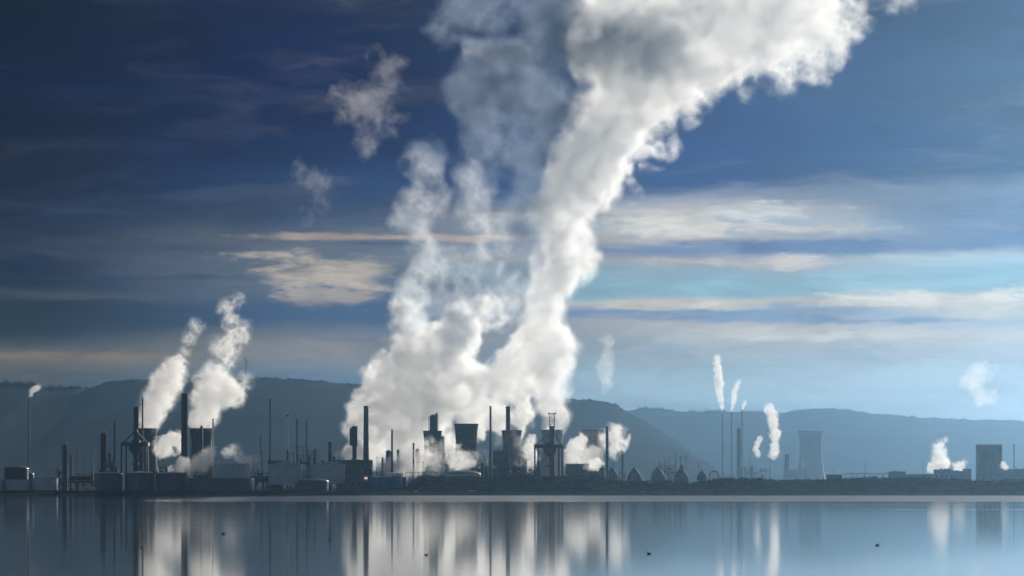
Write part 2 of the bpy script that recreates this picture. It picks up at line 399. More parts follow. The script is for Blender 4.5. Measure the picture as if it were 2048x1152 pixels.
def column(px, top, w, D, label, m='pipe', group=None, head='dome', nplat=5, pipe=True, name='distillation_column', stub=0, cage=0):
    t = Thing(name, label, name.replace('_', ' '), px, D, group); H = t.h(top); r = w/2; hd = r*.8 if head == 'dome' else .6
    pr = [(r*1.15, 0), (r*1.05, H*.12), (r, H*.14), (r, H*.6), (r*.96, H-hd)]
    if head == 'dome': pr += [(r*.96*math.cos(a), H-hd+hd*math.sin(a)) for a in (.5, 1, 1.35)]
    else: pr += [(r*.96, H)]
    t.part('vessel', MB().lathe(pr, n=20), m)
    for k in range(nplat):
        z = H*(.25+.7*k/max(1, nplat-1)); mb = ring(MB(), r, z, .5)
        for j in range(12):
            a = j*math.pi/6; mb.bar(((r+.9)*math.cos(a), (r+.9)*math.sin(a), z), ((r+.9)*math.cos(a), (r+.9)*math.sin(a), z+2), .1, 4)
        mb.lathe([(r+.85, z+1.9), (r+1, z+1.9), (r+1, z+2.1), (r+.85, z+2.1)], n=16, cap=False)
        t.part('platform', mb, 'dark')
    if pipe:
        t.part('overhead_pipe', MB().bar((0,-r*.3,H-1), (0,-r*.3,H+1.6), .45, 8).bar((0,-r*.3,H+1.5), (r+.9,-r*.3,H+1.5), .45, 8).bar((r+.9,-r*.3,H+1.8), (r+.9,-r*.3,H*.2), .4, 8), 'silver')
    if cage:
        mb = MB()
        for sx in (-1, 1):
            for sy in (-1, 1): mb.bar((sx*r*1.25, sy*r*1.25, 0 if cage < 0 else H*.55), (sx*r*1.25, sy*r*1.25, H*.97), .25, 4)
        for k in range(9):
            z = H*(.55+.42*k/8)
            for (a, b_) in (((-1,-1),(1,-1)),((1,-1),(1,1)),((1,1),(-1,1)),((-1,1),(-1,-1))):
                mb.bar((a[0]*r*1.25,a[1]*r*1.25,z),(b_[0]*r*1.25,b_[1]*r*1.25,z),.2,4)
                if k < 8: mb.bar((a[0]*r*1.25,a[1]*r*1.25,z),(b_[0]*r*1.25,b_[1]*r*1.25,z+H*.42/8),.14,4)
        t.part('scaffold', mb, 'dark')
    return t
def process_unit(x0, x1, top, D, label, seed=1, levels=4, group=None, arches=False, m='pipe', depth=14):
    """open steel frame full of vessels and pipe runs"""
    rr = random.Random(seed); px = (x0+x1)/2; t = Thing('process_unit', label, 'process unit', px, D, group); H = t.h(top); w_ = (x1-x0)/2; dp = depth/2
    mb = MB(); nx = max(3, int((x1-x0)/8)); xs = [-w_+2*w_*k/(nx-1) for k in range(nx)]; hs = [H*rr.uniform(.62, .92) for _ in xs]; hs[nx//2] = H*.95
    for k, x in enumerate(xs):
        for y in (-dp, dp): mb.bar((x,y,0), (x,y,hs[k]), .35, 4)
    for k in range(nx-1):
        hh = min(hs[k], hs[k+1])
        for L in range(1, levels+1):
            z = hh*L/levels
            for y in (-dp, dp):
                mb.bar((xs[k],y,z), (xs[k+1],y,z), .25, 4)
                if rr.random() < .5: mb.bar((xs[k],y,z-hh/levels), (xs[k+1],y,z), .15, 4)
            mb.bar((xs[k],-dp,z), (xs[k],dp,z), .2, 4)
    t.part('steel_frame', mb, 'dark', False)
    for L in range(1, levels):
        z = H*.62*L/levels; t.part('deck', MB().box(-w_, w_, -dp, dp, z-.15, z+.15), 'dark', False)
    for k in range(max(3, nx)):
        x = rr.uniform(-w_*.9, w_*.9); r = rr.uniform(1.2, 3.2); h = H*rr.uniform(.35, .98); z0 = H*rr.choice([0, 0, .2, .4])
        if z0+r*2 > h: z0 = 0
        t.part('vessel', MB().lathe([(r*.5,z0),(r,z0+r*.5),(r,h-r*.6),(r*.6,h-r*.15),(.2,h)], cx=x, cy=rr.uniform(-dp*.5, dp*.5), n=14), rr.choice([m, 'steel', 'pipe', 'pipe']))
    for k in range(3):
        z = H*rr.uniform(.3, .8); r = rr.uniform(1.2, 2.4); x = rr.uniform(-w_*.6, w_*.3); L = w_*rr.uniform(.3, .7)
        t.part('drum', MB().bar((x,-dp*.7,z), (x+L,-dp*.7,z), r, 14), rr.choice(['steel', 'pipe', 'silver']))
    mb = MB()
    for k in range(nx*2):
        x = rr.uniform(-w_, w_); z = H*rr.uniform(.15,.85); y = rr.uniform(-dp, dp)-1; x2 = rr.uniform(-w_, w_); z2 = H*rr.uniform(.05,.9)
        mb.bar((x,y,z), (x2,y,z), .3, 6); mb.bar((x2,y,z), (x2,y,z2), .3, 6)
    t.part('pipework', mb, 'pipe')
    if arches:
        mb = MB()
        for ax_ in (-w_*.25, w_*.2):
            q0 = None
            for k in range(13):
                a = math.pi*k/12; q = (ax_+6*math.cos(a), -dp, H*.9+6*math.sin(a))
                if q0: mb.bar(q0, q, .6, 8)
                q0 = q
        t.part('pipe_bend', mb, 'pipe')
    return t
def building(x0, x1, top, D, label, m='clad', depth=20, base=None, parapet=True, rows=2, cols=None, cat='building', name='building', extra=None, door=True):
    px = (x0+x1)/2; t = Thing(name, label, cat, px, D, None, base=base); H = t.h(top); w_ = (x1-x0)/2
    t.part('wall', MB().box(-w_, w_, -depth/2, depth/2, 0, H), m, False)
    t.part('roof', MB().box(-w_-.4, w_+.4, -depth/2-.4, depth/2+.4, H+.01, H+.7), 'dark', False)
    cols = cols or max(2, int((x1-x0)/9))
    for r_ in range(rows):
        for c_ in range(cols):
            x = -w_+(c_+.5)*2*w_/cols; z = H*(.25+.6*r_/max(1, rows))+.5; ww = min(2.2, w_/cols*.5)
            f = t.part('window', MB().box(x-ww-.2, x+ww+.2, -depth/2-.12, -depth/2-.01, z-.2, z+H*.16+.2), 'steel', False)
            t.part('pane', MB().box(x-ww, x+ww, -depth/2-.2, -depth/2-.13, z, z+H*.16), 'glass', False, parent=f)
    if door: t.part('door', MB().box(-w_*.3, -w_*.3+3, -depth/2-.2, -depth/2-.01, 0, 4.5), 'dark', False)
    if extra: extra(t, w_, H)
    return t
def roof_plant(t, w_, H):
    rr = random.Random(int(t.px))
    for k in range(4):
        x = rr.uniform(-w_*.85, w_*.7)
        t.part('roof_unit', MB().box(x, x+rr.uniform(1.5,4), -3, 3, H+.72, H+rr.uniform(1.8,3.6)), rr.choice(['pipe', 'steel']), False)
    t.part('roof_pipe', MB().bar((-w_*.9,0,H+1.2), (w_*.9,0,H+1.2), .3, 6), 'silver')
def portal_crane(x0, x1, beam, apex, D, label, mastx, head=None):
    """dockside hopper crane on four splayed posts with an A-frame and a hanging hopper"""
    px = (x0+x1)/2; t = Thing('portal_crane', label, 'crane', px, D, 'portal cranes'); w_ = (x1-x0)/2; Hb = t.h(beam); Ha = t.h(apex); dp = 12; lw = 3.2
    for sx in (-1, 1):
        for sy in (-1, 1):
            x = sx*(w_-lw/2)+(sx*-6.5 if sy > 0 else 0)
            t.part('leg', MB().box(x-lw/2, x+lw/2, sy*dp-1.8, sy*dp+1.8, 0, Hb-7), 'dark', False)
    mb = MB().box(-w_, w_, -dp-2, -dp+2, Hb-6.9, Hb).box(-w_, w_, dp-2, dp+2, Hb-6.9, Hb).box(-w_, -w_+4, -dp+2, dp-2, Hb-6.9, Hb).box(w_-4, w_, -dp+2, dp-2, Hb-6.9, Hb)
    t.part('portal_beam', mb, 'dark', False)
    for sx in (-1, 1):
        for y in (-dp, dp): t.part('brace', MB().bar((sx*(w_-1.5),y,Hb*.12), (sx*(w_-1.5),-y,Hb*.62), .5, 6), 'dark')
    ax_ = mastx-px
    for sx in (-1, 1): t.part('stay', MB().bar((sx*(w_-5),-dp,Hb), (ax_+sx*2,0,Ha), .85, 8).bar((sx*(w_-5),dp,Hb), (ax_+sx*2,0,Ha), .85, 8), 'dark')
    t.part('head_block', MB().box(ax_-4, ax_+4, -3, 3, Ha-2, Ha+3), 'dark', False)
    t.part('machinery_house', MB().box(-w_*.25, w_*.35, -6, 6, Hb+.05, Hb+4.5), 'dark', False)
    t.part('hopper', MB().lathe([(2.2, Hb-26), (4.5, Hb-24), (12.5, Hb-15), (13, Hb-7.2)], cx=ax_*.3, n=4+12), 'red')
    mb = MB()
    for y in (-dp-1.9,): 
        for k in range(10): mb.bar((-w_+2*w_*k/9,y,Hb), (-w_+2*w_*k/9,y,Hb+2), .15, 4)
        mb.bar((-w_,y,Hb+2), (w_,y,Hb+2), .15, 4)
    t.part('handrail', mb, 'dark')
    cz = Hb-41
    for sx in (-1, 1): t.part('cable', MB().bar((ax_*.3+sx*5, 0, cz), (ax_*.3+sx*5, 0, Hb-22), .25, 4), 'dark')
    t.part('cab', MB().box(ax_*.3-6.5, ax_*.3+6.5, -4, 4, cz-3, cz), 'dark', False)
    return t
def gas_sphere(x0, x1, apex, shoulder, base, D, label, group='peaked spherical tanks'):
    px = (x0+x1)/2; t = Thing('gas_sphere', label, 'spherical tank', px, D, group, base=base+3); r = (x1-x0)/2; H = t.h(apex); cz = H-r*1.55
    t.part('sphere', MB().lathe([(max(.05, r*math.sin(a)), cz-r*math.cos(a)) for a in np.linspace(0, math.pi, 22)], n=36), 'sphere')
    t.part('stair_canopy', MB().lathe([(r*.74, cz+r*.72), (r*.66, cz+r*.84), (r*.2, H-1.2), (.3, H)], n=10), 'sphere')
    t.part('valve_mast', MB().bar((0,0,H-1), (0,0,H+2.2), .35, 6), 'dark')
    for k in range(10):
        a = k*math.pi/5; t.part('leg', MB().bar((r*.9*math.cos(a), r*.9*math.sin(a), -2), (r*.9*math.cos(a), r*.9*math.sin(a), cz), .8, 6), 'steel')
    q0 = None; mb = MB()
    for k in range(15):
        a = -1.2-k*.12; b_ = -.9+k*.13; q = ((r+.5)*math.cos(a)*math.cos(b_), (r+.5)*math.sin(a)*math.cos(b_), cz+(r+.5)*math.sin(b_))
        if q0: mb.bar(q0, q, .3, 4)
        q0 = q
    t.part('stair', mb, 'dark')
    return t

# ------------------------------------------------------------------ left works
chimney(58, 797, 2.6, 3.6, 3700, 'very tall thin flare stack at the far left with a small flame-white tip', 'steel', plats=(.5,.8), name='flare_stack', lamp=True)
tank(-60, 9, 959, 979, 3440, 'low white tank cut by the left edge of the picture', roof='flat', group='white front tanks')
tank(9, 62, 959, 979, 3445, 'low white tank with dark domed tank rising behind it', roof='flat', group='white front tanks')
tank(63, 116, 957, 979, 3450, 'low white tank between the thin flare stack and the short brown drum', roof='flat', group='white front tanks')
tank(9, 57, 937, 958, 3560, 'dark domed tank behind the low white tanks at far left', 'pipe', 'dome', rise=5)
tank(40, 68, 948, 960, 3600, 'small silvery domed tank tucked beside the dark domed tank', 'steel', 'dome', rise=4)
tank(138, 184, 953, 964, 3640, 'wide low tank with shallow pale roof below the twin columns', 'pipe', 'cone', rise=4)
column(130, 888, 9.5, 3700, 'slim column with lit platforms alone right of the flare stack', nplat=7, cage=1)
column(142, 910, 4, 3710, 'short thin column just right of the lit slim column', nplat=3)
chimney(155, 896, 2.6, 3.2, 4100, 'faint short stack in the haze left of the brown column', 'steel', plats=())
chimney(184, 902, 2.2, 3, 4150, 'faintest little stack between the slim column and the brown column', 'steel', plats=())
column(207, 865, 11, 3680, 'stout brown column left of the portal crane', 'brick', nplat=9, cage=1)
column(220, 905, 6, 3690, 'stubby column leaning against the stout brown column', 'pipe', nplat=3)
chimney(229, 842, 3.4, 4.4, 3680, 'plain steel stack between stout brown column and the crane', 'dark', plats=(.55,))
process_unit(196, 246, 906, 3660, 'jumble of pipes at the foot of the brown column', 3, 3)
portal_crane(243, 298, 885, 862, 3500, 'dark portal crane with rusty red hopper among the left tanks', 271)
chimney(272, 814, 10, 11, 3620, 'thick dark chimney standing right above the left portal crane', 'brick', plats=(.9,))
chimney(285, 798, 3, 4, 3630, 'thin stack with bright tip beside the thick chimney above the crane', 'steel', name='flare_stack', lamp=True)
cooling_tower(270, 315, 857, 3900, 'cooling tower behind the left crane and the thick dark chimney', 66)
tank(188, 245, 947, 980, 3470, 'blue grey cone roofed tank left of the left crane', 'steel', 'cone', group='dark cone roofed tanks', rise=4)
tank(250, 311, 946, 980, 3475, 'blue grey cone roofed tank directly under the left crane', 'steel', 'cone', group='dark cone roofed tanks', rise=4)
tank(314, 375, 947, 980, 3470, 'cone roofed tank with bright edge under the big chimney', 'clad', 'cone', group='dark cone roofed tanks', rise=4)
tank(378, 386, 955, 972, 3500, 'tiny silver upright tank beside the bright edged cone roofed tank', 'silver', 'dome', rise=1.5)
process_unit(298, 344, 893, 3700, 'dark pipework knot at the steam puff right of the left crane', 5, 3)
chimney(369, 787, 12.5, 14, 3620, 'massive dark chimney between the two left cooling towers', 'brick', plats=(.985,), lamp=False)
cooling_tower(379, 427, 857, 3880, 'cooling tower with bright right edge behind the massive dark chimney', 70)
column(403, 851, 5, 3640, 'thin dark column in front of the bright edged cooling tower', 'dark', nplat=9)
chimney(426, 838, 3, 4, 3650, 'silvery stack glinting at the right edge of the left cooling tower', 'silver', plats=(.8,.6))
process_unit(380, 434, 908, 3680, 'pipework half hidden in low steam below the thin dark column', 8, 3)
tank(427, 500, 929, 962, 3600, 'large pale blue tank left of the leaning little stack', roof='cone', group='large pale tanks', rise=5)
tank(376, 509, 957, 980, 3450, 'very wide low dark tank with one bright upright edge', 'steel', 'flat')
t = Thing('leaning_stack', 'little stack leaning left between two large pale tanks', 'stack', 525, 3640); H = t.h(870)
t.part('shaft', MB().bar((2.5,0,0), (-5,0,H), 1.5, 10, 1.0), 'steel'); t.part('stay_wire', MB().bar((9,0,0), (-4.6,0,H*.9), .12, 4), 'dark')
chimney(540, 797, 2.6, 3.4, 3640, 'very tall thin stack rising alone right of the left cooling towers', 'steel', name='flare_stack', lamp=True, plats=(.45,.7))
tank(536, 606, 929, 968, 3560, 'large pale tank in front of the dark pipework unit', roof='cone', group='large pale tanks', rise=6)
tank(621, 691, 929, 966, 3560, 'large white tank with broad bright right side beside the stepped tower', roof='cone', group='large pale tanks', rise=6)
tank(594, 657, 962, 980, 3440, 'low dark domed tank in front of the large pale tanks', 'pipe', 'dome', rise=4)
tank(501, 535, 953, 963, 3560, 'low flat tank between the two left large pale tanks', 'pipe', 'flat')
chimney(575, 830, 5, 5.6, 3700, 'straight steel stack with bright right side above the pipework unit', 'silver', plats=(.95,))
chimney(594, 840, 3, 3.4, 3710, 'dark thin stack in the middle of three over the pipework unit', 'steel', plats=())
chimney(613, 839, 2.4, 3, 3715, 'thinnest of three stacks over the pipework unit', 'steel', plats=())
process_unit(568, 636, 888, 3690, 'dense dark pipework unit with arching pipe bends on top', 21, 4, arches=True)
column(660, 884, 7, 3660, 'dark column with flared top right of the pipework unit', 'pipe', nplat=4, head='flat')
column(645, 920, 4, 3640, 'short stub column between pipework unit and flared column', 'pipe', nplat=2)
process_unit(664, 690, 905, 3650, 'small steaming pipework behind the large white tank', 31, 2)
# ------------------------------------------------------------------ stepped tower, big chimney, blue tanks
t = column(709, 853, 8.5, 3560, 'stepped square topped tower left of the big tapering chimney', 'brick', nplat=2, head='flat', pipe=False, name='stepped_tower')
H = t.h(853); t.part('side_stage', MB().box(-9.5, -4.3, -4, 4, t.h(891), H-3.5).box(-10.3, -4.3, -3, 3, t.h(872), t.h(868)), 'brick', False)
t.part('top_stage', MB().box(-5.5, 5.5, -5, 5, H-40, H+.6), 'brick', False)
chimney(732, 812, 9, 13, 3560, 'big tapering chimney with a spike on top beside the stepped tower', 'concrete', plats=(.33,), rod=True)
building(677, 745, 921, 3600, 'long grey shed behind the stepped tower and big chimney', 'clad', 24, rows=2, extra=roof_plant)
building(700, 724, 938, 3540, 'small boxy plant house at the foot of the stepped tower', 'pipe', 10, rows=1)
t = Thing('lit_sign', 'small glowing red and white sign at the foot of the big chimney', 'sign', 732, 3480, base=976); H = t.h(952)
t.part('post', MB().bar((0,0,0), (0,0,H-8), .5, 6), 'dark'); t.part('board', MB().box(-4, 4, -.5, .5, H-9, H), 'lamp', False)
t.part('lamp', MB().box(-2.8, -1, -.8, -.52, H-6, H-2.5), 'lampw', False); t.part('lamp', MB().box(.8, 2.6, -.8, -.52, H-6, H-2.5), 'lampw', False)
tank(735, 783, 954, 978, 3470, 'widest blue tank left of the two narrow blue tanks', 'blue', 'cone', group='blue tanks', rise=1.5)
tank(784, 803, 953, 978, 3475, 'narrow blue tank with silver edge in the middle of the blue tanks', 'blue', 'flat', group='blue tanks')
tank(803.5, 812, 955, 976, 3480, 'slimmest blue tank at the end of the bank', 'blue', 'flat', group='blue tanks')
tank(760, 806, 947, 958, 3560, 'low silver capped drum behind the blue tanks', 'silver', 'cone', rise=2)
chimney(784, 859, 3.6, 4.2, 3600, 'short black stack above the blue tanks', 'dark', plats=())
column(777, 900, 11, 3660, 'fat bluish column half behind the short black stack', 'blue', nplat=3)
column(765, 915, 4, 3640, 'thin lamp mast like column left of the fat bluish column', 'pipe', nplat=1)
column(796, 899, 5, 3680, 'slim column right of the short black stack in steam', 'pipe', nplat=3)
chimney(827, 886, 3.6, 4, 3640, 'stub black stack left of the nearest cooling tower', 'dark', plats=())
column(835, 897, 9, 3700, 'rounded reddish vessel beside the stub black stack', 'red', nplat=2)
process_unit(744, 846, 922, 3680, 'low pipework band in steam behind the blue tanks', 41, 3)
# ------------------------------------------------------------------ central works
cooling_tower(846, 884, 862, 3880, 'cooling tower with a bulky capped column poking above its rim', 56)
column(866, 829, 14, 3932, 'bulky capped column poking above the cooling tower rim', 'clad', nplat=5, cage=1)
column(873, 826, 5, 3925, 'thin riser clamped beside the bulky capped column', 'clad', nplat=3)
column(879, 905, 17, 3760, 'broad dark vessel in front of the cooling tower left of the open rimmed one', 'pipe', nplat=3, head='flat')
column(884, 872, 9, 3820, 'domed vessel at the right shoulder of the column topped cooling tower', 'pipe', nplat=4)
cooling_tower(908, 957, 848, 3860, 'clean outlined cooling tower standing tallest at the centre', 74)
chimney(981, 812, 4, 5.6, 3640, 'very tall slim black stack right of the central cooling tower', 'dark', plats=(.35,))
chimney(1016, 813, 8.5, 9.5, 3700, 'straight chimney rising in front of the hazy cooling tower', 'concrete', plats=(.99,))
cooling_tower(1003, 1044, 861, 3900, 'hazy cooling tower below the straight chimney', 58)
process_unit(985, 1056, 893, 3760, 'tall bluish boiler frame in front of the hazy cooling tower', 51, 5, m='clad')
building(986, 1052, 902, 3790, 'boiler house of grey cladding inside the tall frame', 'clad', 20, rows=3, extra=roof_plant)
process_unit(945, 988, 902, 3720, 'light blue pipework below the tall slim black stack', 57, 3, m='steel')
process_unit(893, 946, 918, 3740, 'low pipework under the central cooling tower where steam curls', 58, 3)
tank(890, 962, 948, 962, 3640, 'low dome roofed tank showing over the bank at the centre', 'white', 'dome', rise=7)
process_unit(824, 872, 930, 3660, 'dark low equipment at the left start of the bank', 61, 2)
cooling_tower(1081, 1129, 860, 3900, 'cooling tower feeding the greatest plume behind the right portal crane', 92, throat=.82, m='pale')
portal_crane(1068, 1126, 889, 862, 3520, 'big dark portal crane in front of the plume cooling tower', 1105)
t = Thing('lattice_head_tower', 'yellowish lattice headed mast rising above the big portal crane', 'mast', 1104, 3640); H = t.h(826)
mb = MB()
for sx in (-1, 1):
    for sy in (-1, 1): mb.bar((sx*5.2, sy*4, H-30), (sx*5.2, sy*4, H), .65, 6)
for k in range(5):
    z = H-30+k*7
    for sy in (-4, 4): mb.bar((-5.2,sy,z), (5.2,sy,z), .5, 4).bar((-5.2 if k%2 else 5.2,sy,z), (5.2 if k%2 else -5.2,sy,z+7 if k < 4 else z), .35, 4)
t.part('lattice', mb, 'yellow', False)
t.part('crown_platform', MB().box(-8.2, 8.2, -6, 6, H-2.2, H-.6).box(-7.5,-6.5,-5,5,H-.6,H+1.4).box(6.5,7.5,-5,5,H-.6,H+1.4), 'dark', False)
t.part('shaft', MB().lathe([(6,0),(6,H-40),(5,H-30)], n=16), 'pipe'); t.part('winch', MB().box(-5.5,5.5,-4,4,H-32,H-26), 'dark', False)
building(1056, 1080, 905, 3800, 'narrow grey block in steam left of the big portal crane', 'clad', 16, rows=3)
cooling_tower(1164, 1209, 861, 3980, 'pale cooling tower wrapped in low steam right of the portal crane', 60, m='pale')
tank(1131, 1178, 928, 962, 3800, 'flat roofed pale tank below the low steam right of the crane', 'steel', 'flat')
tank(1176, 1211, 936, 963, 3780, 'lower flat roofed tank left of the first peaked sphere', 'steel', 'flat')
chimney(1214, 853, 5.6, 6.4, 3760, 'isolated grey stack with pale edge right of the steam wrapped tower', 'steel', plats=(.6,.8))
chimney(1245, 874, 4, 4.4, 4300, 'faint short stack right of the isolated grey stack', 'concrete', plats=(.7,))
gas_sphere(1208, 1240, 935, 947, 963, 4240, 'first peaked sphere beside the isolated grey stack')
gas_sphere(1254, 1284, 935, 947, 963, 4240, 'second peaked sphere between grey stack and short white post')
gas_sphere(1298, 1333, 934, 947, 965, 4220, 'largest peaked sphere right beside the short white post')
gas_sphere(1347, 1378, 935, 947, 967, 4250, 'peaked sphere farthest right of the four large ones')
gas_sphere(1394, 1414, 940, 950, 967, 4300, 'small dim peaked sphere next to the pipe arch')
t = Thing('vent_post', 'short bright white post beside the largest peaked sphere', 'vent', 1300, 4180, base=965); H = t.h(932); t.part('pipe', MB().bar((0,0,0), (0,0,H), 1.9, 10), 'white'); t.part('cap', MB().lathe([(2.3,H),(2.3,H+1),(.4,H+2)], n=12), 'silver')
t = Thing('pipe_arch', 'thick pipe arch standing on the bank right of the small peaked sphere', 'pipe', 1428, 4240, base=965); H = t.h(942); mb = MB(); q0 = None
for k in range(15):
    a = math.pi*k/14; q = (9*math.cos(a), 0, H-9+9*math.sin(a))
    if q0: mb.bar(q0, q, 1.3, 8)
    q0 = q
mb.bar((-9,0,0), (-9,0,H-9), 1.3, 8).bar((9,0,0), (9,0,H-9), 1.3, 8); t.part('pipe', mb, 'pipe')
process_unit(1318, 1372, 902, 4500, 'ghostly far pipework behind the peaked spheres', 71, 3, m='clad')
# ------------------------------------------------------------------ far right
FD = 8500
chimney(1445, 829, 2.2, 2.8, FD, 'faint thin stack under the tallest of three small plumes', 'steel', plats=())
chimney(1463, 826, 2.2, 2.8, FD, 'faint thin stack under the middle of three small plumes', 'steel', plats=())
chimney(1484, 823, 2.4, 3, FD, 'faint thin stack under the shortest of three small plumes', 'steel', plats=(), ladder=True)
column(1478, 855, 9.5, FD-60, 'hazy thick column with white lit side below the three small plumes', 'clad', nplat=5)
process_unit(1476, 1540, 925, FD-100, 'hazy sloping pipework right of the thick hazy column', 73, 2, m='clad')
cooling_tower(1596, 1647, 863, 10800, 'ghostly pale cooling tower alone in the right haze', 66, m='pale')
building(1568, 1612, 940, FD-200, 'long hazy shed at the foot of the ghostly cooling tower', 'white', 20, rows=1)
column(1574, 908, 10, FD-100, 'squat hazy column left of the ghostly cooling tower', 'clad', nplat=3)
chimney(1605, 915, 2, 2.4, FD-300, 'tiny bright pole in front of the ghostly cooling tower', 'silver', plats=())
building(1653, 1684, 950, 3900, 'small low hut on the bank right of the ghostly cooling tower', 'pipe', 12, rows=1)
building(1777, 1811, 944, 5320, 'flat roofed shed at the left end of the right hand works', 'clad', 14, rows=1, extra=roof_plant)
building(1812, 1868, 949, 5330, 'long low wing joining the sheds of the right hand works', 'clad', 14, rows=1)
building(1868, 1906, 940, 5320, 'taller flat shed steaming beside the long low wing', 'clad', 16, rows=2, extra=roof_plant)
building(1906, 1938, 943, 5330, 'stepped shed between the taller flat shed and the block tower', 'clad', 16, rows=1, extra=roof_plant)
building(1926, 1942, 938, 5350, 'small box house against the left of the block tower', 'pipe', 10, rows=1)
def bt(t, w_, H):
    t.part('glazed_top', MB().box(-w_+.6, w_-.6, -14.6, -14.1, H-13, H-3), 'glass', False)
    for k in range(5):
        z = H*(.2+.13*k); t.part('ledge', MB().box(-w_-.9, w_+.9, -15, -14.05, z, z+.6), 'dark', False)
    mb = MB()
    for k in range(9): x = -w_+2*w_*k/8; mb.bar((x,-13.5,H+.7), (x,-13.5,H+2.4), .2, 4)
    mb.bar((-w_,-13.5,H+2.4), (w_,-13.5,H+2.4), .2, 4); t.part('railing', mb, 'dark')
building(1954, 2002, 890, 5260, 'tall windowed block tower standing over the right shore', 'clad', 28, rows=5, cols=5, cat='tower', name='block_tower', extra=bt)
building(2003, 2090, 939, 5270, 'long raised hall running off the right edge beyond block tower', 'clad', 20, rows=1, extra=roof_plant)
building(1942, 2100, 961, 3500, 'pale low quay shed in front of the block tower', 'white', 10, base=974, rows=1, cols=10)
chimney(2028, 889, 2, 2.6, 5330, 'slender mast near the right edge of the picture', 'steel', plats=(.97,), ladder=False, name='mast')
t = Thing('mast', 'radio mast on the hill crest behind the left steam', 'mast', 492, 10980, base=757); H = t.h(715)
t.part('shaft', MB().bar((0,0,-4), (0,0,H), .9, 6, .5), 'dark'); t.part('antenna', MB().bar((-1.6,0,H*.8), (-1.6,0,H*.98), .4, 6).bar((1.6,0,H*.7), (1.6,0,H*.85), .4, 6), 'steel')


MAST_LABELS = ['thin floodlight mast between the far left flare stack and the lit slim column', 'floodlight mast above the pipe rack of the lone slim column', 'floodlight mast rising behind the large pale tank with drifting wisp', 'floodlight mast in the gap left of the leaning little stack', 'floodlight mast between the arching pipework unit and the large white tank', 'floodlight mast over the widest blue tank in steam', 'floodlight mast where the grassy bank begins', "floodlight mast against the column topped cooling tower's low steam", 'floodlight mast below the right flank of the central cooling tower', 'floodlight mast in front of the tall bluish boiler frame', 'floodlight mast just left of the big portal crane', 'floodlight mast over the flat roofed pale tank', 'floodlight mast rising behind the first peaked sphere', 'faint floodlight mast between the two right large peaked spheres', 'faint floodlight mast by the small dim peaked sphere', 'hazy floodlight mast among the far sloping pipework', 'hazy floodlight mast between far pipework and squat hazy column', 'hazy floodlight mast over the low hut on the bank', 'hazy floodlight mast alone left of the right hand works', 'floodlight mast over the long low wing at right']
# floodlight masts, pipe racks and sheds that fill the works
for px, top, D in [(92,925,3620),(170,915,3700),(448,905,3720),(507,915,3700),(617,905,3600),(754,915,3560),(846,925,3560),(899,918,3700),(958,922,3560),(1040,915,3640),(1064,925,3560),(1152,930,3640),(1226,915,3900),(1340,915,4300),(1398,925,4200),(1500,905,5600),(1540,915,5600),(1668,935,4600),(1730,925,4600),(1846,925,3700)]:
    t = Thing('floodlight_mast', MAST_LABELS.pop(0), 'lamp post', px, D, 'floodlight masts among the plant'); H = t.h(top)
    t.part('pole', MB().bar((0,0,0), (0,0,H), .55, 6, .3), 'dark')
    t.part('lamp_head', MB().box(-1.8, 1.8, -.5, .5, H, H+1.2), 'steel', False)
def pipe_rack(x0, x1, top, D, label):
    px = (x0+x1)/2; t = Thing('pipe_rack', label, 'pipe rack', px, D); H = t.h(top); w_ = (x1-x0)/2; n = max(3, int((x1-x0)/12)); mb = MB()
    for k in range(n+1):
        x = -w_+2*w_*k/n
        for y in (-3, 3): mb.bar((x,y,0), (x,y,H), .35, 4)
        for z in (H, H*.72): mb.bar((x,-3,z), (x,3,z), .3, 4)
    t.part('trestle', mb, 'dark', False)
    for k, (y, z) in enumerate([(-2,H+.6),(0,H+.8),(2,H+.5),(-1.5,H*.72+.7),(1,H*.72+.6)]): t.part('pipe', MB().bar((-w_,y,z), (w_,y,z), .35+.12*(k % 3), 8), ['pipe','silver','steel'][k % 3])
pipe_rack(112, 200, 962, 3560, 'pipe rack running past the lone slim column')
pipe_rack(386, 430, 951, 3620, 'short pipe rack under the bright edged cooling tower')
pipe_rack(500, 600, 947, 3620, 'pipe rack behind the leaning little stack')
pipe_rack(600, 700, 940, 3630, 'pipe rack running into the long grey shed')
pipe_rack(812, 900, 945, 3620, 'pipe rack behind the start of the grassy bank')
pipe_rack(1134, 1210, 950, 3640, 'pipe rack right of the big portal crane')
pipe_rack(1690, 1780, 948, 3640, 'pipe rack leading to the right hand works')
process_unit(100, 128, 930, 3720, 'little equipment frame left of the lit slim column', 81, 2)
process_unit(148, 190, 940, 3740, 'low equipment frame between slim column and brown column', 82, 2)
process_unit(500, 536, 930, 3700, 'low equipment behind the leaning little stack', 83, 2)
process_unit(636, 662, 918, 3690, 'equipment frame linking dark pipework unit and flared column', 84, 3)
process_unit(860, 905, 915, 3720, 'tangled frame at the foot of the broad dark vessel', 85, 3)
process_unit(956, 1000, 912, 3700, 'tangled frame at the foot of the very tall slim stack', 86, 4)
process_unit(1040, 1066, 920, 3700, 'narrow frame left of the big portal crane', 87, 3)
process_unit(1216, 1250, 940, 3900, 'small frame behind the first peaked sphere', 88, 2)
building(536, 566, 922, 3700, 'small dark block left of the dark pipework unit', 'pipe', 10, rows=1)

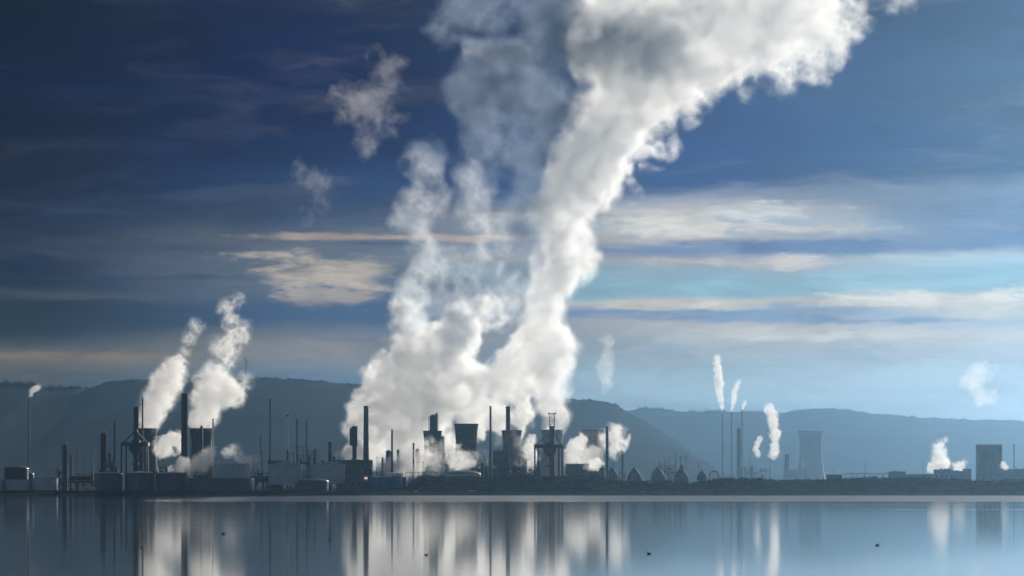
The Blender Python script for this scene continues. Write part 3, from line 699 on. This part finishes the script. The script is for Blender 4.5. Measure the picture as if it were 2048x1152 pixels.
def van(px, py, D, label, s_=1.0, m='white'):
    t = Thing('parked_van', label, 'van', px, D, 'vans parked along the shore', base=py); q = 1/t.s
    t.part('body', MB().box(-3.0*q, 2.0*q, -1.1*q, 1.1*q, .45*q, 2.6*q).box(2.0*q, 3.1*q, -1.05*q, 1.05*q, .45*q, 1.5*q), m, False)
    t.part('windscreen', MB().add([(2.02*q,-1*q,1.55*q),(2.9*q,-1*q,1.52*q),(2.02*q,-1*q,2.5*q),(2.02*q,1*q,1.55*q),(2.9*q,1*q,1.52*q),(2.02*q,1*q,2.5*q)], [(0,1,2),(3,5,4),(1,4,5,2),(0,2,5,3),(0,3,4,1)]), 'glass', False)
    for x in (-1.9, 1.9):
        for y in (-1.05, 1.05): t.part('wheel', MB().bar((x*q, (y-.12)*q, .42*q), (x*q, (y+.12)*q, .42*q), .42*q, 14), 'dark')
van(185, 978, 3405, 'white van parked below the blue grey cone roofed tank at left')
van(1145, 978, 3425, 'white van parked at the foot of the bank right of the big crane')
van(1287, 987, 3400, 'white van parked below the peaked spheres')
van(833, 985, 3400, 'white van parked where the bank begins beside the blue tanks')
van(944, 985, 3402, 'white van parked below the central cooling tower')
van(559, 969, 3520, 'white van parked in front of the large pale tanks')

def duck(px, py, label, face=1, s_=1.0, up=0):
    D = CAM_Z*FPX/(py-HOR); root = bpy.data.objects.new('duck', None); col.objects.link(root); root.location = (X(px, D), D, 0); root.rotation_euler = (0,0,0 if face > 0 else math.pi)
    tag(root, label, 'duck', 'ducks on the water'); root.scale = (s_,)*3
    sk = [(-.36,0,.13,.03),(-.27,0,.09,.09),(-.1,0,.08,.15),(.08,0,.09,.15),(.2,0,.14,.1),(.26,0,.24,.06),(.29,0,.33,.06),(.33,0,.36,.075),(.39,0,.35,.045),(.47,0,.33,.02)]
    v = []; f = []; n = 10
    for i, (x, y, z, r) in enumerate(sk):
        for k in range(n):
            a = 2*math.pi*k/n; v.append((x, r*math.cos(a), z+r*math.sin(a)*(.8 if i < 5 else 1)))
    for i in range(len(sk)-1):
        for k in range(n): f.append((i*n+k, i*n+(k+1)%n, (i+1)*n+(k+1)%n, (i+1)*n+k))
    f += [tuple(range(n-1,-1,-1)), tuple(range((len(sk)-1)*n, len(sk)*n))]
    MB().add(v, f).build('body', 'feather', root, True)
    for sy in (-1, 1):
        MB().add([(-.3,sy*.1,.17),(-.12,sy*.155,.15),(.08,sy*.15,.13),(.05,sy*.135,.2),(-.15,sy*.11,.22),(-.3,sy*.1,.17),(-.1,sy*.12,.06)], [(0,1,2,3,4),(0,6,2,1)]).build('wing', 'feather', root)
duck(447, 1068, 'dark duck nearest the reflection of the left cooling tower plume', 1, 1.5)
duck(853, 1110, 'dark duck in the pale steam reflection with a faint wake', 1, 1.0)
duck(1297, 1108, 'dark duck on open water below the peaked spheres', -1, 1.2)
duck(1755, 1091, 'duck with pale breast on the right hand water', 1, 1.3)
duck(283, 1095, 'tiny dark duck low at the left beside the chimney reflection', 1, .9)
duck(659, 1080, 'small duck between the left and the central steam reflections', -1, .9)


# ------------------------------------------------------------------ steam
def vol_mat(name, dens, colr=(.99,.991,.994), aniso=.35):
    m = bpy.data.materials.new(name); m.use_nodes = True; nt = m.node_tree
    nt.nodes.remove(nt.nodes['Principled BSDF'])
    v = nt.nodes.new('ShaderNodeVolumePrincipled'); v.inputs['Density'].default_value = dens
    v.inputs['Color'].default_value = (*colr, 1); v.inputs['Anisotropy'].default_value = aniso
    nt.links.new(v.outputs[0], nt.nodes['Material Output'].inputs['Volume'])
    return m
HAZE_TOP = 506.0
def fgauss(shape, wave, vox, seed):
    """unit-variance gaussian noise confined to a band round one wavelength (metres)"""
    r = np.random.default_rng(seed)
    f = np.fft.rfftn(r.standard_normal(shape, dtype=np.float32))
    k = [np.fft.fftfreq(n, vox)**2 for n in shape[:2]]+[np.fft.rfftfreq(shape[2], vox)**2]
    kk = np.sqrt(k[0][:,None,None]+k[1][None,:,None]+k[2][None,None,:])*wave
    f *= np.exp(-(np.log(np.maximum(kk, 1e-6))/.5)**2)
    o = np.fft.irfftn(f, s=shape, axes=(0,1,2)).astype(np.float32)
    return o/o.std()
def steam(name, label, D, blobs, vox, wave, shells, group=None, amp=.27, seed=1, split=None, warp=.5, ymul=1.0, cat='steam', drift=0, chain=False, fall=.72, upper=None, lift=None):
    """blobs: (photo column, row, radius, strength[, depth offset]) in photo pixels at distance D"""
    sc = D/FPX
    if chain:
        c2 = []
        for p, q in zip(blobs, blobs[1:]):
            p = tuple(p)+(1.,)*(4-len(p)); q = tuple(q)+(1.,)*(4-len(q)); n = max(1, int(math.hypot(p[0]-q[0], p[1]-q[1])/(.45*(p[2]+q[2])/2)))
            c2 += [tuple(p[i]+(q[i]-p[i])*k/n for i in range(4)) for k in range(n)]
        blobs = c2+[tuple(blobs[-1])+(1.,)*(4-len(blobs[-1]))]
    if drift: blobs = [(*b[:3], b[3] if len(b) > 3 else 1., -drift*min(1, max(0, (470-b[1])/170))) for b in blobs]
    B = [(X(b[0], D), (b[4] if len(b) > 4 else 0)*sc, Z(b[1], D), b[2]*sc, b[3] if len(b) > 3 else 1.0) for b in blobs]
    pad = max(b[3] for b in B)*.75
    lo = [min(b[i]-b[3] for b in B)-pad for i in range(3)]; hi = [max(b[i]+b[3] for b in B)+pad for i in range(3)]
    sh = tuple(int((hi[i]-lo[i])/vox)+2 for i in range(3))
    ax = [(lo[i]+vox*np.arange(sh[i])).astype(np.float32) for i in range(3)]
    Fp = np.zeros(sh, np.float32)
    wp = [fgauss(sh, wave*1.6, vox, seed*31+i)*(wave*.16*warp)+fgauss(sh, wave*.6, vox, seed*37+i)*(wave*.05*warp)+fgauss(sh, wave*.22, vox, seed*41+i)*(wave*.018*warp) for i in range(3)]
    for bx, by, bz, r, wt in B:
        q = r*1.55; sl = []
        for i, ctr in enumerate((bx, by, bz)):
            a = max(0, int((ctr-q*1.5-lo[i])/vox)); e = min(sh[i], int((ctr+q*1.5-lo[i])/vox)+2); sl.append(slice(a, e))
        sl = tuple(sl)
        d2 = (ax[0][sl[0]][:,None,None]+wp[0][sl]-bx)**2+((ax[1][sl[1]][None,:,None]+wp[1][sl]-by)/ymul)**2+(ax[2][sl[2]][None,None,:]+wp[2][sl]-bz)**2
        G = np.maximum(0, 1-d2/(q*q))
        Fp[sl] += (wt*G)**4
    Fp = Fp**.25
    nz = np.zeros(sh, np.float32); a = 1.0; wl = wave; j = 0; tot = 0
    while wl > vox*2.2 and j < 6:
        n = fgauss(sh, wl, vox, seed*101+j)
        nz += a*(.8-np.abs(n) if j < 4 else -.6*n); tot += a*a; a *= fall; wl *= .5; j += 1
    nz /= math.sqrt(tot)
    H = Fp+amp*nz*np.clip(Fp/.25, 0, 1)
    edge = H.copy(); 
    H[0] = H[-1] = -1; H[:,0] = H[:,-1] = -1; H[:,:,0] = H[:,:,-1] = -1
    outs = []
    cuts = [(None, None, name, label)] if split is None and lift is None else [(None, HAZE_TOP-.02, 'steam_plume', 'steam strand coloured shade grey joining the bright steam mass to the shade grey cloud above'), (HAZE_TOP+.02, None, name, label)] if lift else [(None, HAZE_TOP-.02, name, label), (HAZE_TOP+.02, None, split[0], split[1])]
    for z0, z1, nm, lb in cuts:
        A = H; off = lo
        if z1 is not None:
            kz = int((z1-lo[2])/vox); A = H[:,:,:kz+3].copy(); A[:,:,-1] = -1
        if z0 is not None:
            kz = int((z0-lo[2])/vox); A = H[:,:,kz-1:].copy(); A[:,:,0] = -1; off = [lo[0], lo[1], lo[2]+(kz-1)*vox]
        root = None
        for si, (pn, iso, mt) in enumerate(shells if z0 is None or upper is None else upper):
            e0 = .02+.06*si
            g = openvdb.FloatGrid(-1.0); g.copyFromArray(np.ascontiguousarray(A-iso), tolerance=0)
            g.transform = openvdb.createLinearTransform(voxelSize=vox)
            p, t, q = g.convertToPolygons(isovalue=0.0, adaptivity=0.0)
            if len(q) == 0: continue
            p = p+np.array(off, np.float32)
            if z1 is not None: p[:,2] = np.minimum(p[:,2], z1-e0)
            if z0 is not None: p[:,2] = np.maximum(p[:,2], z0+e0)
            if root is None: base = np.array([X(blobs[0][0], D), 0, Z(blobs[0][1], D)]) if z0 is None else np.array([float(p[:,0].mean()), 0, z0])
            p = p-base.astype(np.float32)
            me = bpy.data.meshes.new(pn); nq = len(q)
            me.vertices.add(len(p)); me.vertices.foreach_set('co', p.astype(np.float32).ravel())
            me.loops.add(nq*4); me.loops.foreach_set('vertex_index', q[:, ::-1].astype(np.int32).ravel())
            me.polygons.add(nq); me.polygons.foreach_set('loop_start', np.arange(0, nq*4, 4, dtype=np.int32))
            me.update(calc_edges=True); me.materials.append(mt)
            tri = p[q[:, ::-1][:, :3]]; sv = float(np.einsum('ij,ij->i', tri[:,0], np.cross(tri[:,1], tri[:,2])).sum())
            if sv < 0: me.flip_normals()
            print('STEAM', nm, pn, nq, sv)
            o = bpy.data.objects.new(nm if root is None else pn, me); col.objects.link(o)
            if root is None:
                root = o; o.location = (base[0], D, base[2]); tag(o, lb, cat, group)
            else: o.parent = root
        outs.append(root)
    return outs
def shells4(pre, dens, colr, isos=(.15, .3, .46, .65)):
    return [(n, i_, vol_mat(pre+'_'+n, d_, colr)) for n, i_, d_ in zip(('steam_veil', 'steam_skin', 'steam_body', 'steam_core'), isos, dens)]
BIG = shells4('white', (.002, .005, .011, .03), (.975,.984,.995))
SMOKY = shells4('smoky', (.0016, .0055, .015, .038), (.985,.988,.994), (.2, .34, .46, .6))
SHADE_GREY = shells4('grey', (.0018, .0042, .009, .026), (.27,.34,.46), (.13, .28, .45, .66))  # shade on the upper steam put into a dark blue-grey colour
steam('steam_plume', 'huge white steam column rising from the cooling tower behind the big portal crane', 3900,
 [(1104,846,21),(1106,820,25),(1100,792,29),(1097,760,35),(1094,725,42),(1103,692,45),(1095,660,42),(1098,630,36),(1095,600,38),(1105,570,44),(1120,530,50),(1130,490,50),(1125,450,50),(1135,410,54),(1155,370,56),(1175,330,60),(1205,290,64),(1215,250,64),(1250,210,64),(1300,185,58),(1350,150,60),(1400,110,68),(1450,80,74),(1530,60,68),(1610,50,56),(1665,70,34,.8),(1300,300,20,.9),(1278,330,20,.9),(1125,330,24,.8),
  (1185,60,56),(1240,60,70),(1320,60,80),(1400,30,80),(1500,20,80),(1600,10,66),(1700,-5,34,.55),(1800,-8,30,.45),(1185,120,44,.9),(1230,140,58),(1215,115,58,1,-70),(1290,95,62,1,-80),(1340,130,50,1,-60),(1250,170,46,1,-60),(1560,130,40,.5),(1440,160,34,.6),(1330,240,28,.6),(1420,185,32,.48),(1480,145,30,.52),(1500,188,24,.42),(1560,155,30,.52),(1620,125,34,.56),(1685,105,26,.52),(1312,335,14,.5),(1345,292,18,.5),(1385,240,24,.5),(1705,45,30,.56),(1660,150,16,.4),(1345,308,9,.4),(1280,380,18,.5),
  (1300,-70,80),(1450,-80,90),(1600,-80,80),(1740,-90,50,.7)],
 2.2, 60, BIG, 'steam rising over the works', seed=3, split=('steam_cloud', 'great billowing white steam cloud leaning right across the upper sky'), upper=shells4('bright', (.0016, .004, .009, .019), (.98,.986,.995)))
PB = [(885,600,44,.37),(950,580,52,.38),(1012,604,44,.42),(905,525,42,.33),(1020,480,44,.38),(715,872,20,.9),(700,900,16,.9),(720,832,27,.9),(742,795,33),(770,772,38),(800,742,44),(842,722,44),(800,802,48),(860,780,54),(850,830,48),(920,800,48),(900,750,48),(882,704,46),(912,672,38),(935,650,26),(960,810,38),(1000,782,36),(1010,742,34),(1050,712,36),(1060,692,34),(960,762,36),(760,850,38),(800,880,36),(840,880,30),(1000,840,26),(1062,760,30,.85),(1046,830,22,.8),(1052,792,26,.9),(1040,862,18,.6),(1064,815,20,.8),(1058,850,14,.6),(950,860,25),(930,840,28),(690,862,14,.6),
  (826,700,38,.9),(820,660,33,.78),(816,620,32,.74),(830,580,32,.68),(850,540,28,.62),(852,515,26,.6),(850,490,28,.6),(830,455,36,.52),(850,405,40,.52),(857,350,36,.52),(835,335,20,.5),
  (932,640,34,.7),(980,620,34,.6),(1020,585,34,.52),(1000,540,32,.5),(975,500,28,.54),(955,450,30,.62),(945,410,28,.62),(950,370,30,.58),(965,330,36,.6),(985,300,36,.62),
  (980,260,48,.76),(950,220,46,.78),(980,180,52,.84),(1030,150,32,1),(960,148,34,.92),(1030,210,50,.8),(1080,240,56,.66),(1060,290,50,.62),(1100,150,50,.56),(1080,90,56,.54),(985,60,42,.56),(930,30,44,.58),(895,100,28,.5),(1060,350,38,.54),(1080,400,48,.68),(1070,450,44,.7),(1070,510,34,.55),(980,-40,60,.6),(1105,60,60,.62),(1110,230,50,.62),(1125,130,52,.6),(1100,330,40,.56),(740,915,26,.9),(790,905,34,.9),(845,915,26,.8),(700,925,16,.8),(895,885,26,.7)]
steam('steam_plume', 'broad bright mass of steam behind the cooling towers left of the portal crane', 4010, [b for b in PB if b[1] >= 610], 2.0, 52, SMOKY, 'steam rising over the works', seed=19, amp=.32)
COLS = shells4('pale_grey', (.0016, .0038, .0085, .022), (.78,.82,.88), (.15, .3, .48, .66))  # in-between grey, blends the painted shade into the white steam
steam('steam_plume', 'twin faint columns coloured half shade grey climbing out of the bright steam mass', 3990, [b for b in PB if 345 <= b[1] < 680 and b[0] < 1045 and not (b[1] > 610 and b[0] < 810)], 2.0, 50, COLS, 'steam rising over the works', seed=12, fall=.65, amp=.2, warp=.8, drift=110)
steam('steam_cloud', 'steam cloud with shade put in its blue grey colour overlapping the upper left of the great white plume', 4010, [b for b in PB if b[1] < 400 or (b[1] < 560 and b[0] > 1045)]+[(1150,115,42,.6),(1205,105,50,.64),(1270,120,50,.62),(1335,145,38,.58),(1215,165,34,.55)], 2.2, 60, SHADE_GREY, 'steam rising over the works', seed=12, drift=250, fall=.6, amp=.17, warp=.9, lift=HAZE_TOP)  # extra front puffs colour a shaded fold over the white plume
steam('steam_cloud', 'crest coloured in a paler sunlit tone on the shade grey cloud left of the great plume', 3900, [(1032,138,22,.8,-330),(1018,158,24,.75,-330),(985,150,20,.7,-330),(958,140,20,.7,-330),(940,155,16,.6,-330),(1045,162,20,.62,-330)], 1.5, 34, COLS, 'steam rising over the works', .25, 17)  # separate paler puffs stand in for sunlight on the cloud top
SML = [('steam_veil', .16, vol_mat('thin_wisp', .014)), ('steam_core', .5, vol_mat('dense_wisp', .075))]
THIN = [('steam_veil', .22, vol_mat('faint_wisp', .0013, (.93,.95,.98))), ('steam_body', .45, vol_mat('pale_wisp', .003, (.93,.95,.98)))]
PALE = [('steam_veil', .2, vol_mat('soft_pale_steam', .0035)), ('steam_body', .42, vol_mat('pale_steam', .009))]
G2 = 'small steam puffs'
MED = [('steam_veil', .17, vol_mat('plume_edge', .004)), ('steam_body', .42, vol_mat('plume_body', .018)), ('steam_core', .62, vol_mat('plume_core', .045))]
def puff(label, D, blobs, shells=None, seed=1, amp=.27, warp=.7, vox=None, wave=None, chain=False):
    r = sorted(b[2] for b in blobs)[len(blobs)//2]*D/FPX
    if D in (4600, FD): vox, wave, amp = r/10, r*1.5, .3
    steam('steam_puff', label, D, blobs, vox or max(.45, r/9), wave or r*1.7, shells or SML, G2, amp, seed, warp=warp, chain=chain or D in (4600, FD) or 'wisp' in label)
puff('ragged pale steam scrap high left of the great plume', 4200, [(755,115,20,.62),(780,140,28,.55),(770,170,30,.55),(740,200,32,.65),(710,215,30,.65),(682,195,26,.42),(740,240,30,.56),(770,260,24,.5),(735,290,24,.56),(730,312,14,.5),(790,225,22,.48)], THIN, 5, .2, 1, 1.8, 34)
puff('faint hooked steam scrap left of the ragged pale scrap', 4200, [(602,345,20,.5),(635,362,26,.46),(642,400,20,.44),(615,432,16,.4)], THIN, 6, .2, 1, 1.5, 26)
def column_plume(label, D, blobs, seed): steam('steam_plume', label, D, blobs, 1.0, 20, MED, 'steam rising over the works', .27, seed)
column_plume('slanting steam plume from the cooling tower behind the left crane', 3900, [(297,846,20),(306,822,24),(316,797,28),(330,772,28),(344,747,26),(356,726,18,.75),(370,702,13,.55),(378,675,14,.52),(392,652,17,.5)], 21)
column_plume('curling steam plume with detached top from the bright edged cooling tower', 3880, [(402,846,22),(410,824,25),(417,800,28),(432,786,32),(425,757,26),(455,782,26),(470,790,20,.85),(410,765,18),(442,740,16,.62),(455,720,20,.56),(450,692,26,.62),(475,672,22,.58),(462,640,18,.62),(455,615,18,.62),(476,600,14,.45),(490,655,16,.5),(490,762,18,.48)], 22)
puff('rosy steam puff behind the dark pipework beside the left crane', 3660, [(330,890,15),(348,880,15),(322,902,12),(358,896,10,.8)], None, 23)
puff('low steam rolling at the foot of the massive dark chimney', 3600, [(352,938,10),(365,930,14),(380,936,12),(402,928,17),(420,908,14,.8),(412,916,15),(424,896,10,.5)], None, 24)
puff('thin drifting wisp behind the leaning little stack', 3700, [(455,905,10,.5),(470,898,10,.45),(485,925,10,.6),(500,922,10,.7),(512,918,7,.7)], None, 25)
puff('bank of low steam above the blue tanks', 3640, [(775,938,15),(800,942,20),(830,938,18),(810,918,16,.85),(850,918,20,.7),(872,928,18,.6),(790,925,14,.7),(858,885,12,.45)], None, 26)
puff('steam behind the large white tank and stepped tower', 3700, [(700,908,15),(686,912,10),(722,905,12),(716,885,10,.7),(672,912,7,.8)], None, 27)
puff('bright knotted steam curl in front of the central cooling tower', 3700, [(920,913,12),(907,925,12),(925,934,14),(943,925,10),(936,908,8),(915,893,7,.9),(950,910,9,.6),(903,908,8,.8)], None, 28)
puff('upright steam jet at the left leg of the big portal crane', 3700, [(1063,882,10),(1058,896,12),(1063,912,12),(1063,928,9),(1060,940,6),(1052,905,9,.7)], None, 29)
puff('steam rolled against the left flank of the steam wrapped tower', 3860, [(1145,908,15),(1156,892,13),(1162,878,9),(1150,922,13),(1140,925,12),(1175,918,18),(1192,908,15),(1168,930,10),(1185,922,12),(1205,900,10,.5)], None, 30)
puff('small bright cauliflower puff over the lower flat roofed tank', 3700, [(1176,933,7),(1186,930,9),(1197,925,9),(1190,935,7)], None, 31)
puff('pale steam on both sides of the isolated grey stack', 3900, [(1226,868,15,.7),(1236,886,15,.8),(1228,900,13,.7),(1206,875,12,.6),(1208,892,10,.5),(1240,862,12,.45)], None, 32)
puff('tiny slanting wisp beside the faint short stack', 4300, [(1253,888,5,.8),(1257,878,5,.7),(1259,871,4,.6)], None, 33)
puff('tallest small plume rising from a thin far stack', FD, [(1445,822,2.2),(1443,808,3.4),(1440,793,5),(1438,778,6.5),(1438,764,8,.95),(1436,748,7,.7),(1435,730,7,.6),(1434,716,6,.5)], None, 34, .16)
puff('middle small plume of three thin far stacks', FD, [(1464,820,2.2),(1466,808,3.4,.9),(1468,796,5,.75),(1469,784,5,.6),(1477,764,5,.5)], None, 35, .16)
puff('shortest small plume of three thin far stacks', FD, [(1485,818,2.2),(1487,811,3.2,.8),(1490,804,3.5,.6)], None, 36, .16)
puff('narrow curved puff left of the tall puffed plume', 4600, [(1516,909,4.5),(1512,899,5),(1514,888,5),(1520,878,5,.9)], None, 37, .18)
puff('tall puffed plume in lumps on the right haze', 4600, [(1548,907,9),(1549,893,8),(1551,884,6),(1549,866,9),(1550,857,7),(1547,843,9,.8),(1545,828,9,.8),(1538,816,9,.7)], None, 38, .18)
puff('lone upright wisp hanging right of the great plume', 4200, [(1215,682,12,.6),(1214,702,11,.55),(1212,722,12,.6),(1208,742,15,.68),(1213,765,13,.6),(1212,780,8,.5)], PALE, 39, .22, .8, 1.2, 16)
puff('lone lumpy cloud scrap above the right hand works', 4400, [(1957,742,17,.75),(1945,762,20,.72),(1932,768,14,.5),(1952,782,14,.68),(1964,795,16,.75),(1982,792,12,.66),(1978,748,10,.5),(1990,738,9,.45)], PALE, 40, .2, .7, 1.2, 20)
puff('steam fanning up from the taller flat shed at right', 5400, [(1874,934,13),(1862,938,8),(1885,930,12),(1878,915,14,.8),(1880,898,12,.65),(1888,884,10,.45)], None, 41)
puff('low steam wisp over the stepped shed at right', 5400, [(1912,938,9),(1920,932,9,.7),(1928,927,7,.5)], None, 42)
puff('small steam puff hugging the right side of the block tower', 5230, [(2007,932,6),(2012,935,5),(2006,926,4,.8)], None, 43)
puff('small flame bright wisp blowing from the far left flare stack', 3700, [(60,790,3.5),(64,783,4.5),(72,777,6,.7),(79,773,5,.5)], None, 44)
puff('bright wisp trailing from the spiked big chimney top', 3600, [(735,808,5,.7),(744,802,8,.7),(756,797,9,.55),(716,842,7,.6),(724,836,7,.5)], None, 45)
puff('thin low steam drifting between the central stacks and vessels', 3690, [(862,908,13,.6),(880,896,14,.62),(893,884,12,.5),(965,908,10,.5),(975,925,9,.5),(1000,880,12,.5),(1038,884,12,.55),(1046,905,12,.6),(1042,925,10,.5),(1030,868,10,.45)], PALE, 46)
# ------------------------------------------------------------------ haze: low smoky air over the estuary
hm = vol_mat('estuary_haze', 0.40e-4, (.185,.345,.53), .90)
MB().box(-11000, 11000, -1800, 22000, -3, HAZE_TOP).build('haze', hm)['kind'] = 'stuff'
